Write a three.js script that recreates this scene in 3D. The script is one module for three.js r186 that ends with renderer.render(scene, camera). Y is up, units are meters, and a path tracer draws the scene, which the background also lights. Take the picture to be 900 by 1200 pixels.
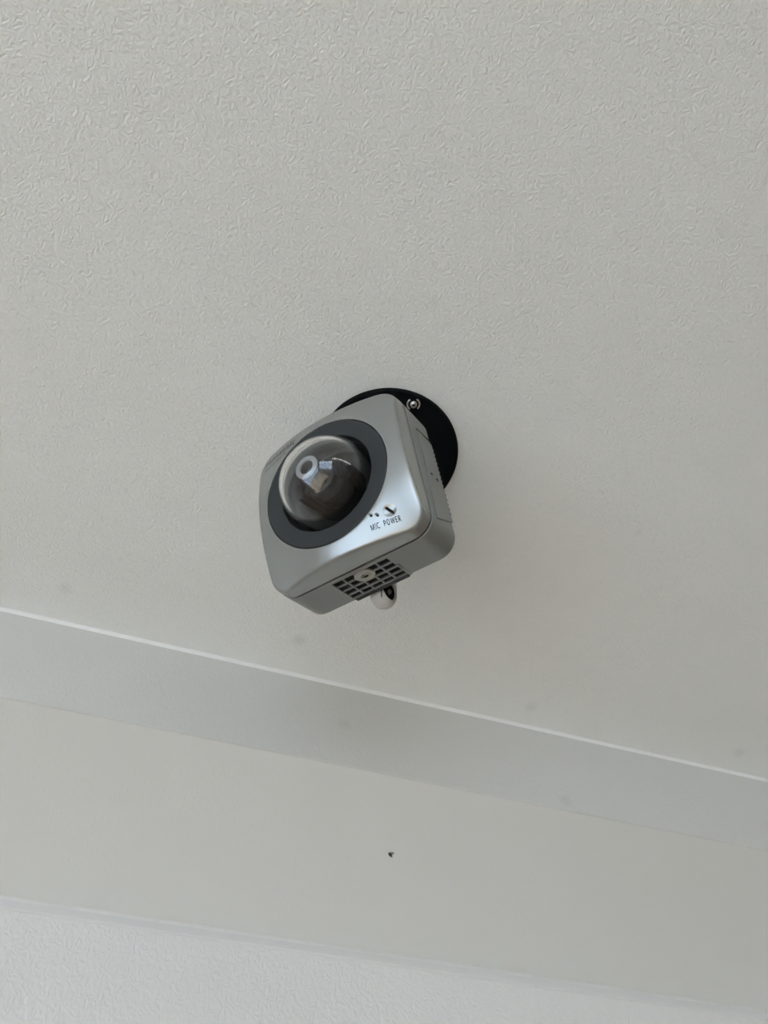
import * as THREE from 'three';
import { mergeGeometries, mergeVertices, toCreasedNormals } from 'three/addons/utils/BufferGeometryUtils.js';
import { RoundedBoxGeometry } from 'three/addons/geometries/RoundedBoxGeometry.js';
import { RectAreaLightUniformsLib } from 'three/addons/lights/RectAreaLightUniformsLib.js';
import { Brush, Evaluator, SUBTRACTION } from 'three-bvh-csg';

// ---------------------------------------------------------------- camera, sky, exposure
const CEIL = 2.45, EYE = 1.9767;                       // ceiling and lens height
const scene = new THREE.Scene();
const camera = new THREE.PerspectiveCamera(67.38, 900 / 1200, 0.02, 60);
{
  const m = new THREE.Matrix4();                       // camera axes in the room (columns: right, up, back)
  m.set(0.94257, -0.26055, -0.20898, 0, -0.05349, 0.49987, -0.86445, EYE, 0.32969, 0.82598, 0.45723, 0, 0, 0, 0, 1);
  m.decompose(camera.position, camera.quaternion, camera.scale);
  camera.scale.set(1, 1, 1);
}
const SKY = 12;
scene.background = new THREE.Color().setRGB(0.82, 0.94, 1.10);   // even overcast sky
scene.backgroundIntensity = SKY;
const renderer = new THREE.WebGLRenderer({ antialias: true });
renderer.toneMapping = THREE.LinearToneMapping;
renderer.toneMappingExposure = 0.52;
{
  const sun = new THREE.DirectionalLight(new THREE.Color().setRGB(1, 0.92, 0.78), 23);   // falls on the floor through the left window
  sun.name = 'sun'; sun.position.set(-7.2, 6.6, 1.6); sun.target.position.set(0, 0, 0.4); sun.castShadow = true;
  Object.assign(sun.shadow.camera, { left: -6, right: 6, top: 6, bottom: -6, near: 0.5, far: 25 }); sun.shadow.mapSize.set(2048, 2048);
  scene.add(sun, sun.target);
}
renderer.shadowMap.enabled = true;
RectAreaLightUniformsLib.init();
const LAMP_GLOW = 34, LAMP_LIGHT = 26;

// ---------------------------------------------------------------- helpers
let seed = 7;
const rnd = () => { seed = (seed * 1664525 + 1013904223) >>> 0; return seed / 4294967296; };
const used = {};
const numbered = (n) => { const k = used[n] = (used[n] ?? -1) + 1; return k ? `${n}_${String(k).padStart(3, '0')}` : n; };
function mesh(name, geo, mat, parent) {
  const o = new THREE.Mesh(geo, mat);
  o.name = numbered(name); o.castShadow = o.receiveShadow = true;
  parent.add(o);
  return o;
}
function tag(o, label, category, kind, group) {
  if (label) o.userData.label = label;
  if (category) o.userData.category = category;
  if (kind) o.userData.kind = kind;
  if (group) o.userData.group = group;
  return o;
}
// uv in metres from the dominant axis of each face's normal
function metreUV(g) {
  g = g.index ? g.toNonIndexed() : g;
  const p = g.attributes.position, n = g.attributes.normal, uv = new Float32Array(p.count * 2);
  for (let i = 0; i < p.count; i++) {
    const ax = Math.abs(n.getX(i)), ay = Math.abs(n.getY(i)), az = Math.abs(n.getZ(i));
    const [u, v] = ay >= ax && ay >= az ? [p.getX(i), p.getZ(i)] : ax >= az ? [p.getZ(i), p.getY(i)] : [p.getX(i), p.getY(i)];
    uv[2 * i] = u; uv[2 * i + 1] = v;
  }
  g.setAttribute('uv', new THREE.BufferAttribute(uv, 2));
  return g;
}
function slab(x0, x1, y0, y1, z0, z1) {
  const g = new THREE.BoxGeometry(x1 - x0, y1 - y0, z1 - z0);
  g.translate((x0 + x1) / 2, (y0 + y1) / 2, (z0 + z1) / 2);
  return metreUV(g);
}
// a profile of (z, y) points swept along x
function sweepX(profile, x0, x1, crease = 0.6) {
  const s = new THREE.Shape(profile.map(([z, y]) => new THREE.Vector2(z, y)));
  let g = new THREE.ExtrudeGeometry(s, { depth: x1 - x0, bevelEnabled: false, curveSegments: 8 });
  g.applyMatrix4(new THREE.Matrix4().makeBasis(new THREE.Vector3(0, 0, 1), new THREE.Vector3(0, 1, 0), new THREE.Vector3(-1, 0, 0)));
  g.translate(x1, 0, 0);                                // shape x -> z, depth -> -x
  g.computeVertexNormals();
  return metreUV(toCreasedNormals(g, crease));
}

// ---------------------------------------------------------------- tiling noise
const PERM = new Uint8Array(512), GX = new Float32Array(256), GY = new Float32Array(256);
{
  const p = [...Array(256).keys()];
  for (let i = 255; i > 0; i--) { const j = Math.floor(rnd() * (i + 1)); [p[i], p[j]] = [p[j], p[i]]; }
  for (let i = 0; i < 512; i++) PERM[i] = p[i & 255];
  for (let i = 0; i < 256; i++) { const a = rnd() * Math.PI * 2; GX[i] = Math.cos(a); GY[i] = Math.sin(a); }
}
function pnoise(x, y, P, salt) {                        // gradient noise with period P
  const ix = Math.floor(x), iy = Math.floor(y), fx = x - ix, fy = y - iy;
  const x0 = ((ix % P) + P) % P, x1 = (x0 + 1) % P, y0 = ((iy % P) + P) % P, y1 = (y0 + 1) % P;
  const h = (a, b) => PERM[(PERM[(a + salt) & 255] + b + (a >> 8) * 31 + (b >> 8) * 17) & 255];
  const d = (k, u, v) => GX[k] * u + GY[k] * v;
  const u = fx * fx * fx * (fx * (fx * 6 - 15) + 10), v = fy * fy * fy * (fy * (fy * 6 - 15) + 10);
  const a = d(h(x0, y0), fx, fy), b = d(h(x1, y0), fx - 1, fy), c = d(h(x0, y1), fx, fy - 1), e = d(h(x1, y1), fx - 1, fy - 1);
  return a + u * (b - a) + v * (c - a + u * (a - b - c + e));
}
function dataMap(N, fn) {                               // one grey byte map
  const d = new Uint8Array(N * N * 4);
  for (let y = 0; y < N; y++) for (let x = 0; x < N; x++) {
    const v = Math.max(0, Math.min(255, Math.round(fn(x / N, y / N) * 255))), o = (y * N + x) * 4;
    d[o] = d[o + 1] = d[o + 2] = v; d[o + 3] = 255;
  }
  const t = new THREE.DataTexture(d, N, N);
  t.wrapS = t.wrapT = THREE.RepeatWrapping; t.magFilter = THREE.LinearFilter; t.needsUpdate = true;
  return t;
}
// wrinkled vinyl wallpaper: short worm-like folds, 3 to 6 mm across, tile 0.4 m
const wrinkle = dataMap(1536, (u, v) => {
  const wx = pnoise(u * 60, v * 60, 60, 3) * 0.5, wy = pnoise(u * 60, v * 60, 60, 91) * 0.5;
  const b = pnoise(u * 128 + wx, v * 128 + wy, 128, 40), c = pnoise(u * 240, v * 240, 240, 77);
  const worm = 1 - Math.min(1, Math.abs(pnoise(u * 96 + wx * 2, v * 96 + wy * 2, 96, 5)) * 2.6);
  return 0.42 + worm * 0.30 + b * 0.28 + c * 0.14;
});
function paper(scaleU, scaleV, bump, color, rough, map) {
  const t = wrinkle.clone(); t.repeat.set(scaleU, scaleV); t.needsUpdate = true;
  const m = new THREE.MeshPhysicalMaterial({ color, roughness: rough, bumpMap: t, bumpScale: bump, specularIntensity: 0.7 });
  if (map) m.map = map;
  return m;
}
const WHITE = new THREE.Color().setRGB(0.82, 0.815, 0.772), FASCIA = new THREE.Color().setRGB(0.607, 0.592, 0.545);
// faint smudges on the ceiling, fixed to it (world x, z in metres)
const X0 = -2.6, X1 = 2.4, Z0 = -0.631, Z1 = 3.0, FZ = -0.415, SOFFIT = 2.367;
function smudgeMap(x0, x1, y0, y1, N, spots) {
  const c = document.createElement('canvas'); c.width = N; c.height = Math.round(N * (y1 - y0) / (x1 - x0));
  const g = c.getContext('2d'); g.fillStyle = '#fff'; g.fillRect(0, 0, c.width, c.height);
  const s = N / (x1 - x0);
  for (const [x, y, r, a] of spots) {
    const px = (x - x0) * s, py = c.height - (y - y0) * s, R = r * s;
    const gr = g.createRadialGradient(px, py, 0, px, py, R);
    gr.addColorStop(0, `rgba(70,70,64,${a})`); gr.addColorStop(0.5, `rgba(70,70,64,${a * 0.6})`); gr.addColorStop(1, 'rgba(70,70,64,0)');
    g.fillStyle = gr; g.fillRect(px - R, py - R, 2 * R, 2 * R);
  }
  const t = new THREE.CanvasTexture(c); t.colorSpace = THREE.SRGBColorSpace; t.wrapS = t.wrapT = THREE.ClampToEdgeWrapping;
  t.repeat.set(1 / (x1 - x0), 1 / (y1 - y0)); t.offset.set(-x0 / (x1 - x0), -y0 / (y1 - y0));
  return t;
}
const ceilMap = smudgeMap(-1, 1, -1, 1, 2048, [[-0.088, -0.3827, 0.007, 0.06], [0.0888, -0.3798, 0.0075, 0.08], [0.5032, -0.3905, 0.0075, 0.07], [0.2965, -0.3934, 0.007, 0.06], [0.3, -0.21, 0.004, 0.05], [0.42, -0.12, 0.004, 0.05]]);
const beamMap = smudgeMap(-1, 1, 1.6, 2.6, 2048, [[0.1376, EYE + 0.4314, 0.007, 0.06], [0.319, EYE + 0.3997, 0.007, 0.06]]);
const M = {
  ceiling: paper(4.2, 4.2, 0.00055, WHITE, 0.5, ceilMap),
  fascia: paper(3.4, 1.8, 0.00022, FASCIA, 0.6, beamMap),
  wall: paper(2.8, 1.9, 0.0006, new THREE.Color().setRGB(0.785, 0.765, 0.725), 0.55),
  soffit: paper(3.6, 1.8, 0.00012, WHITE, 0.6),
  addedPanel: new THREE.MeshStandardMaterial({ color: new THREE.Color().setRGB(0.33, 0.27, 0.21), roughness: 0.6 }),
  lip: new THREE.MeshStandardMaterial({ color: new THREE.Color().setRGB(0.74, 0.72, 0.685), roughness: 0.6 }),
  caulk: new THREE.MeshStandardMaterial({ color: new THREE.Color().setRGB(0.80, 0.785, 0.75), roughness: 0.5 }),
  floor: new THREE.MeshStandardMaterial({ color: new THREE.Color().setRGB(0.63, 0.565, 0.475), roughness: 0.5 }),
  ground: new THREE.MeshStandardMaterial({ color: new THREE.Color().setRGB(0.45, 0.53, 0.63), roughness: 0.9 }),
  frame: new THREE.MeshStandardMaterial({ color: new THREE.Color().setRGB(0.12, 0.12, 0.125), roughness: 0.4, metalness: 0.4 }),
  pane: new THREE.MeshPhysicalMaterial({ color: 0xffffff, transmission: 1, thickness: 0, roughness: 0, ior: 1.5 }),
};

// ---------------------------------------------------------------- the room
const T = 0.15;
tag(mesh('ground', slab(-14, 14, -0.32, -0.22, -12, 14), M.ground, scene), 'pale blue grey paved ground outside the windows', 'ground', 'structure');
tag(mesh('floor', slab(X0 - T, X1 + T, -0.2, 0, Z0 - T, Z1 + T), M.floor, scene), 'pale beige floor of the room', 'floor', 'structure');
tag(mesh('ceiling', slab(X0 - T, X1 + T, CEIL, CEIL + 0.2, Z0 - T, Z1 + T), M.ceiling, scene), 'white wrinkled vinyl papered ceiling that carries the camera', 'ceiling', 'structure');
tag(mesh('wall_front', slab(X0 - T, X1 + T, 2.05, CEIL, Z0 - T, Z0), M.wall, scene), 'white textured papered wall under the dropped beam', 'wall', 'structure');
tag(mesh('wall_front_added_panelling', slab(X0 - T, X1 + T, 0, 2.05, Z0 - T, Z0), M.addedPanel, scene), 'added brown panelling on the unseen lower wall that darkens the beam underside', 'wall', 'structure');  // panelling added below the view to darken the soffit and nearby ceiling
tag(mesh('wall_right', slab(X1, X1 + T, 0, CEIL, Z0, Z1 + T), M.addedPanel, scene), 'unseen side wall to the right with brown panelling added to darken that side', 'wall', 'structure');  // brown cladding added out of view, keeps light off the right side
const WL = { z0: 0.02, z1: 2.93, y0: 0.05, y1: 1.62 }, WB = { x0: -2.5, x1: -0.5, y0: 0.75, y1: 2.05 };
tag(mesh('wall_left', mergeGeometries([slab(X0 - T, X0, 0, WL.y0, Z0, Z1), slab(X0 - T, X0, WL.y1, CEIL, Z0, Z1), slab(X0 - T, X0, WL.y0, WL.y1, Z0, WL.z0), slab(X0 - T, X0, WL.y0, WL.y1, WL.z1, Z1)]), M.wall, scene), 'white papered side wall to the left, opened by a wide window', 'wall', 'structure');
tag(mesh('wall_back', mergeGeometries([slab(X0 - T, X1, 0, WB.y0, Z1, Z1 + T), slab(X0 - T, X1, WB.y1, CEIL, Z1, Z1 + T), slab(X0 - T, WB.x0, WB.y0, WB.y1, Z1, Z1 + T), slab(WB.x1, X1, WB.y0, WB.y1, Z1, Z1 + T)]), M.wall, scene), 'white papered wall behind the photographer with a window', 'wall', 'structure');
// glazed window: width along a, panes nu x nv; built in its own x/y plane then turned
function glazing(n, w, h, nu, nv, place, label) {
  const g = new THREE.Group(); g.name = 'window_' + n; scene.add(g);
  tag(g, label, 'window', 'structure'); place(g);
  const b = 0.04, f = [];
  const bar = (x0, x1, y0, y1, d) => f.push(new THREE.BoxGeometry(x1 - x0, y1 - y0, d).translate((x0 + x1) / 2, (y0 + y1) / 2, 0));
  bar(-w / 2, w / 2, 0, b, 0.08); bar(-w / 2, w / 2, h - b, h, 0.08); bar(-w / 2, -w / 2 + b, b, h - b, 0.08); bar(w / 2 - b, w / 2, b, h - b, 0.08);
  mesh('window_frame', mergeGeometries(f), M.frame, g);
  const pw = (w - 2 * b) / nu, ph = (h - 2 * b) / nv;
  for (let i = 1; i < nu; i++) mesh('mullion', new THREE.BoxGeometry(0.04, h - 2 * b, 0.05).translate(-w / 2 + b + i * pw, h / 2, 0), M.frame, g);
  for (let j = 1; j < nv; j++) mesh('mullion', new THREE.BoxGeometry(w - 2 * b, 0.03, 0.045).translate(0, b + j * ph, 0), M.frame, g);
  for (let i = 0; i < nu; i++) for (let j = 0; j < nv; j++) mesh('pane', new THREE.PlaneGeometry(pw, ph).translate(-w / 2 + b + (i + 0.5) * pw, b + (j + 0.5) * ph, 0), M.pane, g);
}
glazing(1, WL.z1 - WL.z0, WL.y1 - WL.y0, 6, 4, (g) => { g.position.set(X0 - T / 2, WL.y0, (WL.z0 + WL.z1) / 2); g.rotation.y = Math.PI / 2; }, 'wide dark framed window in the left wall');
glazing(2, WB.x1 - WB.x0, WB.y1 - WB.y0, 4, 3, (g) => { g.position.set((WB.x0 + WB.x1) / 2, WB.y0, Z1 + T / 2); }, 'dark framed window in the wall behind the photographer');

// dropped beam along the wall: upright front face and level underside
{
  const beam = new THREE.Group(); beam.name = 'beam'; scene.add(beam);
  tag(beam, 'white papered dropped beam running along the top of the wall', 'beam', 'structure');
  const r = 0.0012, face = [[FZ - r, CEIL], [FZ, CEIL], [FZ, SOFFIT + r]];
  for (let i = 1; i < 5; i++) { const a = (i / 4) * Math.PI / 2; face.push([FZ - r + r * Math.cos(a), SOFFIT + r - r * Math.sin(a)]); }
  
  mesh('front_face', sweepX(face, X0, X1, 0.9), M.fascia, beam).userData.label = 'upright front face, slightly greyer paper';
  mesh('underside', slab(X0, X1, SOFFIT, CEIL, Z0, FZ - r), M.soffit, beam);
  // sealant bead where ceiling meets beam
  const bead = [[FZ, CEIL]], R = 0.0023;
  bead.push([FZ + R, CEIL]);
  for (let i = 1; i < 6; i++) { const a = (i / 6) * Math.PI / 2; bead.push([FZ + R - R * Math.sin(a) * 0.72, CEIL - R + R * Math.cos(a) * 0.72 + R * 0.28 * (1 - i / 6)]); }
  bead.push([FZ, CEIL - R]);
  tag(mesh('trim_1', sweepX(bead, X0, X1), M.caulk, scene), 'thin white sealant line where the ceiling meets the beam', 'trim', 'structure');
  // strip of folded paper edge at the top of the wall
  const lip = [[Z0, SOFFIT], [Z0 + 0.0020, SOFFIT], [Z0 + 0.0004, SOFFIT - 0.0022], [Z0 + 0.0012, SOFFIT - 0.0085], [Z0 + 0.0008, SOFFIT - 0.0095], [Z0, SOFFIT - 0.0098]];
  tag(mesh('trim_2', sweepX(lip, X0, X1, 0.5), M.lip, scene), 'narrow white sealed edge along the top of the wall', 'trim', 'structure');
}

// ---------------------------------------------------------------- ceiling lamp behind the photographer
{
  const t = new THREE.Group(); t.name = 'ceiling_lamp'; t.position.set(0.27, CEIL, 1.45); scene.add(t);
  tag(t, 'long white strip lamp fixed to the ceiling behind the photographer', 'lamp');
  const white = new THREE.MeshStandardMaterial({ color: 0xf0f0ee, roughness: 0.4 });
  mesh('housing', new RoundedBoxGeometry(1.24, 0.03, 0.07, 3, 0.008).translate(0, -0.015, 0), white, t);
  for (const s of [-1, 1]) mesh('end_cap', new RoundedBoxGeometry(0.03, 0.04, 0.04, 3, 0.006).translate(s * 0.6, -0.045, 0), white, t);
  const glow = new THREE.MeshStandardMaterial({ color: 0xffffff, emissive: new THREE.Color().setRGB(1, 1, 0.97), emissiveIntensity: LAMP_GLOW, roughness: 0.5 });
  mesh('lamp_tube', new THREE.CylinderGeometry(0.013, 0.013, 1.17, 20).rotateZ(Math.PI / 2).translate(0, -0.046, 0), glow, t);
  const l = new THREE.RectAreaLight(new THREE.Color().setRGB(1, 1, 0.97), LAMP_LIGHT, 1.17, 0.026);
  l.name = 'lamp_light'; l.position.set(0, -0.062, 0); l.rotation.x = -Math.PI / 2; t.add(l);
}

// ---------------------------------------------------------------- security camera
// Everything of the camera head is modelled in millimetres in its own frame (x right, y up, z out of the front), then set in the group at the plate.
const DISC = new THREE.Vector3(0.10188, CEIL, -0.20683), HEAD = new THREE.Vector3(0.05395, 2.35704, -0.19276);
const headM = new THREE.Matrix4().set(0.60621, -0.24711, -0.75594, 0, -0.12583, 0.90873, -0.39796, 0, 0.78529, 0.33637, 0.51979, 0, 0, 0, 0, 1);
const headQ = new THREE.Quaternion().setFromRotationMatrix(headM);
const cam = new THREE.Group(); cam.name = 'security_camera'; cam.position.copy(DISC); scene.add(cam);
tag(cam, 'silver square security camera with clear dome on a round black ceiling plate', 'camera');
const mm = (g) => g.scale(0.001, 0.001, 0.001);
function headPart(name, g, mat, label) {
  const o = mesh(name, mm(g), mat, cam);
  o.position.copy(HEAD).sub(DISC); o.quaternion.copy(headQ);
  if (label) o.userData.label = label;
  return o;
}
const headSub = (name, g, mat, parent) => mesh(name, mm(g), mat, parent);

// rounded square as a radius over the angle
const N = 256;
function squareR(th, half, r) {
  const c = Math.abs(Math.cos(th)), s = Math.abs(Math.sin(th)), k = half - r;
  let R = half / Math.max(c, s);
  if (Math.min(c, s) * R > k) { const b = (c + s) * k; R = b + Math.sqrt(Math.max(0, b * b - (2 * k * k - r * r))); }
  return R;
}
const ringOf = (rad, z) => { const o = []; for (let i = 0; i < N; i++) { const th = (i / N) * 2 * Math.PI, R = rad(th); o.push([R * Math.cos(th), R * Math.sin(th), z(R, th)]); } return o; };
function loft(rings, closed, capA, capB) {
  const pos = [], idx = [];
  for (const r of rings) for (const p of r) pos.push(...p);
  const K = rings.length;
  for (let k = 0; k < (closed ? K : K - 1); k++) for (let i = 0; i < N; i++) {
    const a = k * N + i, b = k * N + (i + 1) % N, c = ((k + 1) % K) * N + i, d = ((k + 1) % K) * N + (i + 1) % N;
    idx.push(a, b, d, a, d, c);
  }
  const cap = (k, flip) => { const c = pos.length / 3, r = rings[k]; pos.push(0, 0, r[0][2]); for (let i = 0; i < N; i++) { const a = k * N + i, b = k * N + (i + 1) % N; flip ? idx.push(c, b, a) : idx.push(c, a, b); } };
  if (capA) cap(0, true);
  if (capB) cap(K - 1, false);
  const g = new THREE.BufferGeometry();
  g.setAttribute('position', new THREE.Float32BufferAttribute(pos, 3)); g.setIndex(idx);
  g.computeVertexNormals();
  return g;
}
function faceUV(g) {
  const p = g.attributes.position, uv = new Float32Array(p.count * 2);
  for (let i = 0; i < p.count; i++) { uv[2 * i] = p.getX(i) / 104 + 0.5; uv[2 * i + 1] = p.getY(i) / 104 + 0.5; }
  g.setAttribute('uv', new THREE.BufferAttribute(uv, 2));
  return g;
}
const evaluator = new Evaluator(); evaluator.useGroups = false;
function cut(g, tools) {
  let a = new Brush(faceUV(g)); a.updateMatrixWorld();
  for (const t of tools) { const b = new Brush(faceUV(t)); b.updateMatrixWorld(); a = evaluator.evaluate(a, b, SUBTRACTION); }
  return a.geometry;
}
const zf = (r) => -(r * r - 1600) * 0.0038;             // bulging front

// materials of the camera
const SIL = new THREE.Color().setRGB(0.385, 0.395, 0.378);
const flake = dataMap(512, () => 0.5 + (rnd() - 0.5) * 0.5);
flake.repeat.set(3, 3);
function faceMap(back, ink) {                                    // printed lettering on the silver front
  const S = 2048, c = document.createElement('canvas'); c.width = c.height = S;
  const g = c.getContext('2d'); g.fillStyle = back; g.fillRect(0, 0, S, S);
  const k = S / 104, X = (x) => (x + 52) * k, Y = (y) => (52 - y) * k;
  const put = (text, x0, x1, y, h, font, color, lw = 0) => {
    g.font = font; g.fillStyle = color; g.textBaseline = 'alphabetic'; g.textAlign = 'left';
    const w = g.measureText(text).width, m = g.measureText('H'), cap = m.actualBoundingBoxAscent;
    g.save(); g.translate(X(x0), Y(y)); g.scale(((x1 - x0) * k) / w, (h * k) / cap); { let q = 0; for (const ch of text) { const cw = g.measureText(ch).width; g.save(); g.translate(q + cw * 0.06, 0); g.scale(0.88, 1); g.fillText(ch, 0, 0); if (lw) { g.lineWidth = lw; g.strokeStyle = color; g.strokeText(ch, 0, 0); } g.restore(); q += cw; } } g.restore();
  };
  put('Panasonic', -44.2, -16.6, 39.6, 4.8, 'bold 100px sans-serif', ink, 4);
  put('BB-HCM511', -43.8, -23.6, 34.9, 2.6, '100px sans-serif', ink, 2);
  put('MlC', 21.0, 26.3, -43.4, 3.0, '100px sans-serif', ink, 3);
  put('POWER', 28.2, 37.6, -43.4, 3.0, '100px sans-serif', ink, 3);
  const t = new THREE.CanvasTexture(c); t.anisotropy = 8;
  return t;
}
const printed = faceMap('#fff', '#101214'); printed.colorSpace = THREE.SRGBColorSpace;
const C = {
  front: new THREE.MeshPhysicalMaterial({ color: SIL.clone().multiplyScalar(0.84), metalness: 1, roughness: 0.25, map: printed, metalnessMap: faceMap('rgb(168,168,168)', 'rgb(255,255,255)'), bumpMap: flake, bumpScale: 0.000008 }),
  shell: new THREE.MeshPhysicalMaterial({ color: SIL.clone().multiplyScalar(0.66), metalness: 0.55, roughness: 0.42 }),
  boss: new THREE.MeshStandardMaterial({ color: new THREE.Color().setRGB(0.36, 0.35, 0.32), metalness: 0.3, roughness: 0.4 }),
  dark: new THREE.MeshPhysicalMaterial({ color: new THREE.Color().setRGB(0.005, 0.006, 0.007), roughness: 0.7, specularIntensity: 0.4 }),
  bezel: new THREE.MeshPhysicalMaterial({ color: new THREE.Color().setRGB(0.034, 0.038, 0.038), roughness: 0.5, specularIntensity: 0.5 }),
  bowl: new THREE.MeshStandardMaterial({ color: new THREE.Color().setRGB(0.018, 0.019, 0.016), roughness: 0.7 }),
  dome: new THREE.MeshPhysicalMaterial({ color: new THREE.Color().setRGB(1, 1, 1), transmission: 1, thickness: 0.002, roughness: 0.0, ior: 1.5 }),
  plate: new THREE.MeshPhysicalMaterial({ color: new THREE.Color().setRGB(0.002, 0.0028, 0.0035), roughness: 0.8, specularIntensity: 0.25 }),
  steel: new THREE.MeshStandardMaterial({ color: new THREE.Color().setRGB(0.7, 0.67, 0.63), metalness: 1, roughness: 0.38 }),
  pin: new THREE.MeshStandardMaterial({ color: new THREE.Color().setRGB(0.16, 0.155, 0.15), metalness: 1, roughness: 0.35 }),
  ivory: new THREE.MeshStandardMaterial({ color: new THREE.Color().setRGB(0.5, 0.49, 0.465), roughness: 0.35 }),
  lensRing: new THREE.MeshStandardMaterial({ color: new THREE.Color().setRGB(0.42, 0.43, 0.43), roughness: 0.5 }),
  barrel: new THREE.MeshPhysicalMaterial({ color: new THREE.Color().setRGB(0.008, 0.009, 0.014), roughness: 0.55, specularIntensity: 0.5 }),
  glass: new THREE.MeshPhysicalMaterial({ color: new THREE.Color().setRGB(0.004, 0.004, 0.005), roughness: 0.4, specularIntensity: 0.4 }),
};

// --- front cover: flat sides, bulging front, round opening
{
  const R = 12, top = (d) => (th) => squareR(th, 49.6 - d, R - d), F = 1.6;
  const rings = [ringOf((t) => squareR(t, 47.5, 9.5), () => -17.2), ringOf((t) => squareR(t, 49.9, R), () => -17.2), ringOf((t) => squareR(t, 50, R), () => -16.9)];
  for (let i = 0; i <= 6; i++) { const a = (i / 6) * Math.PI / 2; rings.push(ringOf(top(F * (1 - Math.cos(a))), (r) => zf(r) - F * (1 - Math.sin(a)) - 0.0)); }
  for (let i = 1; i <= 10; i++) { const q = i / 10; rings.push(ringOf((t) => { const a = squareR(t, 49.6 - F, R - F); return a + (40.9 - a) * q; }, (r) => zf(r))); }
  rings.push(ringOf(() => 40.6, () => -0.25), ringOf(() => 40.5, () => -2.4), ringOf(() => 43, () => -2.5));
  let g = mergeVertices(loft(rings, true), 1e-4);
  const tools = [];
  // dish round the power light and two microphone holes
  const nAt = (x, y) => new THREE.Vector3(0.0076 * x, 0.0076 * y, 1).normalize();
  const lx = 33.6, ly = -36.2, ln = nAt(lx, ly), lz = zf(Math.hypot(lx, ly));
  const rad = 12, depth = 0.65;
  tools.push(new THREE.SphereGeometry(rad, 48, 32).translate(lx + ln.x * (rad - depth), ly + ln.y * (rad - depth), lz + ln.z * (rad - depth)));
  const mics = [[23.5, -35.5], [26.8, -36.5]];
  for (const [x, y] of mics) {
    const s = new THREE.SphereGeometry(1, 20, 14).scale(0.9, 1.5, 0.9).rotateZ(0.55); tools.push(s.translate(x, y, zf(Math.hypot(x, y)) + 0.15));
  }
  g = toCreasedNormals(cut(g, tools), 0.42);
  const front = headPart('front_cover', g, C.front, 'silver front cover with printed lettering');
  const along = new THREE.Vector3(3.8, -5.0, 0).projectOnPlane(ln).normalize();
  const bar = new THREE.CapsuleGeometry(0.75, 4.6, 6, 14).applyQuaternion(new THREE.Quaternion().setFromUnitVectors(new THREE.Vector3(0, 1, 0), along));
  const d0 = -depth + 0.1;
  const o = headSub('power_light', bar.translate(lx + ln.x * d0, ly + ln.y * d0, lz + ln.z * d0), C.dark, front); o.userData.label = 'dark slot of the power light';
  for (const [x, y] of mics) headSub('microphone_hole', new THREE.SphereGeometry(1, 16, 10).scale(0.5, 1.0, 0.3).rotateZ(0.55).translate(x - 0.12, y - 0.1, zf(Math.hypot(x, y)) - 0.62), C.dark, front);
}
// --- dark ring, bowl, dome, lens
const lathe = (pts, seg = 128) => toCreasedNormals(new THREE.LatheGeometry(pts.map(([r, z]) => new THREE.Vector2(r, z)), seg).rotateX(Math.PI / 2), 0.5);
{
  headPart('bezel_ring', lathe([[40.2, -2.4], [40.2, -0.55], [40.0, -0.2], [39.6, 0.02], [39.0, 0.0], [38.6, -0.12], [30.9, -0.45], [30.3, -0.65], [30.0, -1.1], [29.9, -7], [31, -7], [31, -2.4], [40.2, -2.4]]), C.bezel, 'dark grey ring round the dome');
  const bowl = [[31, -7]]; for (let i = 0; i <= 16; i++) { const a = (i / 16) * Math.PI / 2; bowl.push([Math.max(29.8 * Math.cos(a), 0.001), -7 - 12 * Math.sin(a)]); }
  headPart('dome_bowl', lathe([...bowl, [0.001, -21], [32, -21], [32, -7], [31, -7]]), C.bowl);
  const R = 28, r = 25.8, zc = -4, dome = [];
  const a0 = -0.22;
  for (let i = 0; i <= 40; i++) { const a = a0 + (i / 40) * (Math.PI / 2 - a0); dome.push([Math.max(R * Math.cos(a), 0.0005), zc + R * Math.sin(a)]); }
  for (let i = 40; i >= 0; i--) { const a = a0 + (i / 40) * (Math.PI / 2 - a0); dome.push([Math.max(r * Math.cos(a), 0.0005), zc + r * Math.sin(a)]); }
  dome.push(dome[0]);
  headPart('clear_dome', lathe(dome, 160), C.dome, 'clear plastic dome');
  // pan and tilt lens unit inside
  const body = [[0.001, -16], [9, -16], [9, -12], [11.5, -10], [11.5, -2], [9.5, 1], [9.5, 5], [7.6, 6], [7.6, 15.5], [6.9, 16.2], [0.001, 16.2]];
  const unit = headPart('lens_unit', lathe(body, 64), C.barrel, 'dark lens unit under the dome');
  headSub('lens_ring', lathe([[4.2, 15.6], [4.2, 16.9], [4.6, 17.2], [6.5, 17.2], [6.9, 16.9], [6.9, 15.6], [4.2, 15.6]], 64), C.lensRing, unit).userData.label = 'pale grey ring round the lens';
  headSub('lens_glass', lathe([[4.2, 16.0], [4.15, 16.3], [3, 16.75], [1.5, 16.95], [0.001, 17]], 48), C.glass, unit);
  for (const s of [-1, 1]) headSub('yoke_arm', new RoundedBoxGeometry(4, 12, 22, 3, 1.2).translate(s * 15, 0, -7), C.barrel, unit);
  headSub('yoke_pin', new THREE.CylinderGeometry(2.2, 2.2, 33, 20).rotateZ(Math.PI / 2).translate(0, 0, -1), C.barrel, unit);
}
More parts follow.
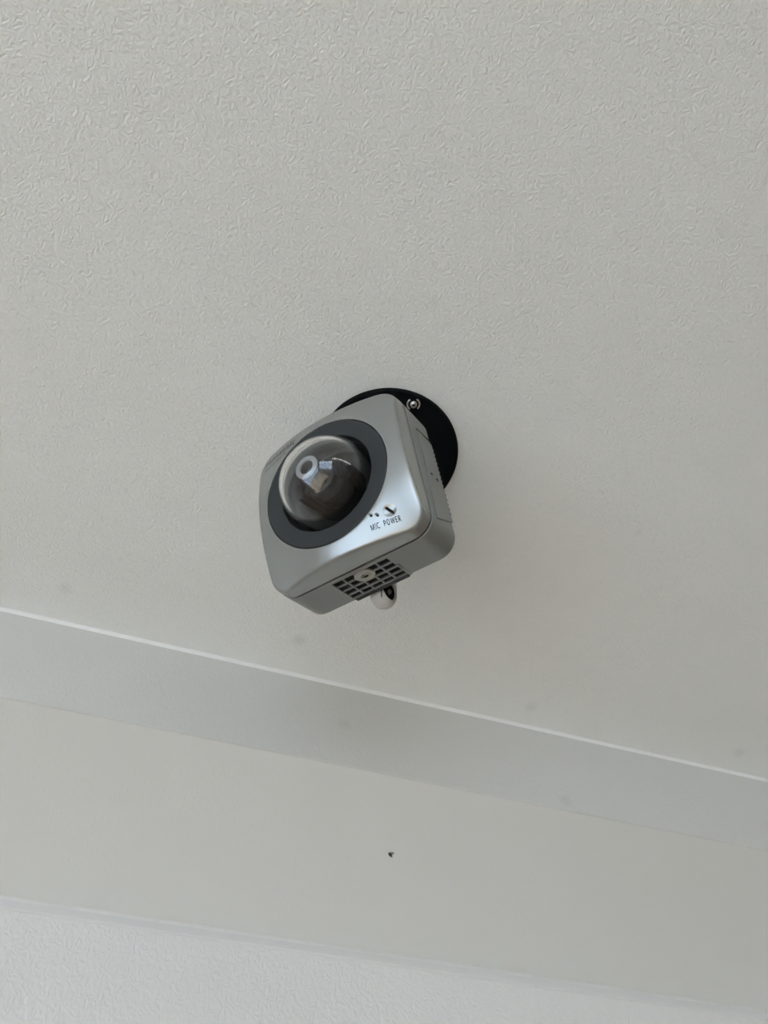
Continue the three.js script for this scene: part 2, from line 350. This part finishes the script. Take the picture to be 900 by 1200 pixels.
// --- gasket in the seam, rear shell
headPart('seam_gasket', loft([ringOf((t) => squareR(t, 47.4, 9.5), () => -19.0), ringOf((t) => squareR(t, 47.4, 9.5), () => -17.0)], false, true, true), C.dark, 'dark seam between the two shells');
const BACK = -47.6;
{
  const R = 12, rings = [ringOf((t) => squareR(t, 49.7, R), () => -18.9), ringOf((t) => squareR(t, 50, R), () => -19.2)], F = 3.2;
  for (let i = 0; i <= 8; i++) { const a = (i / 8) * Math.PI / 2; rings.push(ringOf((t) => squareR(t, 50 - F * (1 - Math.cos(a)), R - F * (1 - Math.cos(a)) * 0.9), () => BACK + F * (1 - Math.sin(a)))); }
  rings.reverse();
  let g = mergeVertices(loft(rings, false, true, true), 1e-4);
  const gx0 = -18.4, gx1 = 17.6, gz0 = -21.6;
  const pocket = new THREE.BoxGeometry(gx1 - gx0, 4, 30).translate((gx0 + gx1) / 2, -50, gz0 - 15);   // air slots under a grille, open at the back edge
  g = toCreasedNormals(cut(g, [pocket]), 0.5);
  headPart('rear_shell', g, C.shell, 'silver grey rear shell');
  // grille: a dark floor and bars flush with the shell
  const grille = headPart('vent_grille', new RoundedBoxGeometry(gx1 - gx0, 1, 24.6, 2, 0.2).translate((gx0 + gx1) / 2, -48.5, gz0 - 12.6), C.dark, 'black vent grille with silver bars round a screw socket');
  const cell = (gx1 - gx0) / 5.0;
  const zb = (k) => -27.3 - k * 5.72;
  const bar = (x0, x1, z0, z1) => headSub('grille_bar', new RoundedBoxGeometry(Math.abs(x1 - x0), 1.7, Math.abs(z1 - z0), 2, 0.15).translate((x0 + x1) / 2, -49.15, (z0 + z1) / 2), C.shell, grille);
  for (let k = 0; k < 3; k++) bar(gx0, gx1, zb(k) - 0.55, zb(k) + 0.55);
  bar(gx0, gx1, -44.3, -43.3);
  for (let i = 1; i < 5; i++) { const x = gx0 + i * cell; bar(x - 0.5, x + 0.5, gz0, -44.3); }
  // threaded socket in a round boss
  const lug = new THREE.LatheGeometry([[2.0, -1.6], [2.0, 0.1], [2.3, 0.45], [2.9, 0.5], [3.2, 0.1], [3.3, 0.0], [5.6, 0.0], [5.9, -0.2], [5.9, -1.6], [1.75, -1.6]].map(([r, y]) => new THREE.Vector2(r, -y)), 48);
  const boss = headSub('screw_socket', toCreasedNormals(lug, 0.5).translate(-0.3, -50.05, -27.6), C.boss, grille); boss.userData.label = 'round pale screw socket';
  headSub('socket_shade_disc', new THREE.CylinderGeometry(2.0, 2.0, 0.5, 24).translate(-0.3, -49.6, -27.6), C.dark, grille);  // dark disc near the rim stands in for shade inside the socket
  headSub('grille_edge', new RoundedBoxGeometry(gx1 - gx0 - 0.4, 1.6, 3.2, 2, 0.4).translate((gx0 + gx1) / 2, -49.3, -46.2), C.bezel, grille);
  headSub('grille_lip', new RoundedBoxGeometry(1.8, 1.4, 16, 3, 0.6).rotateX(0.07).translate(gx1 + 1.0, -49.6, -39.2), C.shell, grille);
}
// --- side cover with grip ribs on the right side
{
  const pane = new THREE.Shape(); pane.moveTo(-28.2, 28); pane.lineTo(-45.5, 26.5); pane.lineTo(-45.5, -31); pane.lineTo(-24, -39); pane.lineTo(-28.2, 4); pane.closePath();
  const g = new THREE.ExtrudeGeometry(pane, { depth: 0.35, bevelEnabled: true, bevelThickness: 0.25, bevelSize: 0.3, bevelSegments: 2 });
  g.applyMatrix4(new THREE.Matrix4().makeBasis(new THREE.Vector3(0, 0, 1), new THREE.Vector3(0, 1, 0), new THREE.Vector3(-1, 0, 0)));   // shape x -> z, depth -> -x
  const cover = headPart('side_cover', g.translate(50.35, 0, 0), C.shell, 'side cover with grip ribs');
  const ribs = [];
  for (let i = 0; i < 15; i++) ribs.push(new THREE.CapsuleGeometry(0.7, 1.8, 3, 8).rotateX(Math.PI / 2).translate(50.17, 22.5 - i * 3.4, -45.2));
  tag(headSub('grip_ribs', mergeGeometries(ribs), C.shell, cover), null, null, 'stuff');
  headSub('cover_groove', new RoundedBoxGeometry(0.5, 0.7, 18.2, 2, 0.1).rotateX(0.07).translate(50.55, 27.9, -36.6), C.dark, cover);
  headSub('lock_mark', new THREE.CylinderGeometry(1.5, 1.5, 0.25, 3).rotateZ(Math.PI / 2).translate(50.75, -4.6, -38.6), C.dark, cover);
  headSub('lock_mark', new RoundedBoxGeometry(0.25, 1.5, 2.8, 2, 0.1).rotateX(0.4).translate(50.75, -4.2, -32.2), C.bezel, cover);
}
// --- mount: plate on the ceiling, screw, tilted post with clamp knob, bracket to the back
{
  const plate = mesh('mount_plate', toCreasedNormals(new THREE.LatheGeometry([[0.0001, -0.0032], [0.0455, -0.0032], [0.0470, -0.0029], [0.0479, -0.0021], [0.0483, -0.0010], [0.0483, 0], [0.0001, 0]].map(([r, y]) => new THREE.Vector2(r, y)), 128), 0.5), C.plate, cam);
  plate.userData.label = 'round black ceiling plate';
  const sx = 0.0032, sz = 0.0412;
  let head = new THREE.LatheGeometry([[0.00001, -0.0020], [0.0012, -0.0019], [0.0019, -0.0014], [0.0023, -0.0007], [0.0024, 0], [0.00001, 0]].map(([r, y]) => new THREE.Vector2(r * 1000, y * 1000)), 40);
  head = cut(mergeVertices(head, 1e-4), [new THREE.BoxGeometry(0.7, 1.6, 3.0).translate(0, -2.2, 0), new THREE.BoxGeometry(3.0, 1.6, 0.7).translate(0, -2.2, 0)]);
  const screw = mesh('plate_screw', mm(toCreasedNormals(head, 0.5)), C.steel, plate);
  screw.position.set(sx, -0.0038, sz); screw.rotation.y = 0.4; screw.userData.label = 'steel cross head screw';
  const washer = new THREE.TorusGeometry(0.0040, 0.00055, 10, 30, 1.9);
  for (const a of [-0.5, 2.5]) mesh('spring_washer', washer.clone().rotateZ(a).rotateX(Math.PI / 2).translate(sx, -0.0036, sz), C.steel, plate);
  for (const a of [0.4, 0.4 + Math.PI / 2]) mesh('slot_shade_inlay', new THREE.BoxGeometry(0.0028, 0.0003, 0.0006).rotateY(a).translate(sx, -0.0052, sz), C.dark, plate);  // dark inlays paint the shade into the cross slots

  const a = new THREE.Vector3(0, -0.004, 0), b = new THREE.Vector3(0.10535, 2.33633, -0.24352).sub(DISC), dir = b.clone().sub(a).normalize();
  const q = new THREE.Quaternion().setFromUnitVectors(new THREE.Vector3(0, -1, 0), dir);
  mesh('ball_joint', new THREE.SphereGeometry(0.012, 32, 20).translate(0, -0.010, 0), C.plate, cam);
  const L = a.distanceTo(b);
  const post = mesh('mount_post', new THREE.CylinderGeometry(0.0062, 0.0062, L - 0.03, 32).translate(0, -(L - 0.03) / 2, 0), C.ivory, cam);
  post.position.copy(a); post.quaternion.copy(q); post.userData.label = 'pale post behind the camera';
  // knob: rounded end with an open cavity that shows a screw
  const knob = [[0.001, -7.6]];
  for (let i = 1; i <= 12; i++) { const t = (i / 12) * Math.PI / 2; knob.push([7.6 * Math.sin(t), -7.6 * Math.cos(t)]); }
  knob.push([7.6, 20], [7.0, 20.6], [0.001, 20.6]);
  const base = mergeVertices(new THREE.LatheGeometry(knob.map(([r, y]) => new THREE.Vector2(r, y)), 64), 1e-4);
  const toEye = new THREE.Vector3(0, EYE, 0).sub(b.clone().add(DISC)).normalize();
  const right = new THREE.Vector3(0.94257, -0.05349, 0.32969);
  const axis = toEye.clone().addScaledVector(right, 0.7).addScaledVector(new THREE.Vector3(0, 1, 0), 0.35).normalize().applyQuaternion(q.clone().invert());
  const hole = new THREE.CylinderGeometry(5.6, 5.6, 8, 40).applyQuaternion(new THREE.Quaternion().setFromUnitVectors(new THREE.Vector3(0, 1, 0), axis)).translate(axis.x * 6.2, axis.y * 6.2 + 2.2, axis.z * 6.2);
  const rt = right.clone().applyQuaternion(q.clone().invert());
  const slit = new THREE.BoxGeometry(0.6, 26, 6).applyQuaternion(new THREE.Quaternion().setFromUnitVectors(new THREE.Vector3(1, 0, 0), rt)).translate(-rt.x * 1.5 + toEye.clone().applyQuaternion(q.clone().invert()).x * 7, 8, -rt.z * 1.5 + toEye.clone().applyQuaternion(q.clone().invert()).z * 7);
  const k = mesh('clamp_knob', mm(toCreasedNormals(cut(base, [hole, slit]), 0.5)), C.ivory, cam);
  k.position.copy(b); k.quaternion.copy(q); k.userData.label = 'white rounded clamp knob with a dark cavity';
  const lining = new THREE.CylinderGeometry(5.5, 5.5, 0.6, 32).applyQuaternion(new THREE.Quaternion().setFromUnitVectors(new THREE.Vector3(0, 1, 0), axis)).translate(axis.x * 3.0, axis.y * 3.0 + 2.2, axis.z * 3.0);
  mesh('knob_lining', mm(lining), C.dark, k);
  const pin = new THREE.CylinderGeometry(1.6, 2.2, 2.4, 6).applyQuaternion(new THREE.Quaternion().setFromUnitVectors(new THREE.Vector3(0, 1, 0), axis)).translate(axis.x * 4, axis.y * 4 + 2.2, axis.z * 4);
  mesh('knob_screw', mm(pin), C.pin, k);
  // block that joins the post to the back of the camera
  headPart('mount_bracket', new RoundedBoxGeometry(24, 26, 12, 3, 2).translate(2, 4, BACK - 5.6), C.plate);
}

// ---------------------------------------------------------------- fleck on the underside of the beam
{
  const f = new THREE.Group(); f.name = 'dirt_fleck'; f.position.set(0.2022, SOFFIT, -0.4999); f.scale.setScalar(0.8); scene.add(f);
  tag(f, 'tiny dark fleck stuck to the white underside of the beam', 'fleck');
  const grey = new THREE.MeshStandardMaterial({ color: new THREE.Color().setRGB(0.03, 0.028, 0.025), roughness: 0.8 });
  mesh('fleck_body', new THREE.SphereGeometry(0.0016, 14, 10).scale(2.0, 0.9, 0.9).rotateY(0.75).translate(0, -0.0013, 0), grey, f);
  mesh('fleck_tail', new THREE.ConeGeometry(0.0009, 0.005, 8).rotateZ(-Math.PI / 2).rotateY(0.75).translate(0.0022, -0.0014, -0.0022), grey, f);
  mesh('fleck_wing', new THREE.SphereGeometry(0.0017, 12, 8).scale(1.3, 0.35, 0.9).translate(0.0014, -0.0006, 0.0016), new THREE.MeshStandardMaterial({ color: new THREE.Color().setRGB(0.25, 0.24, 0.22), roughness: 0.8 }), f);
}
renderer.render(scene, camera);
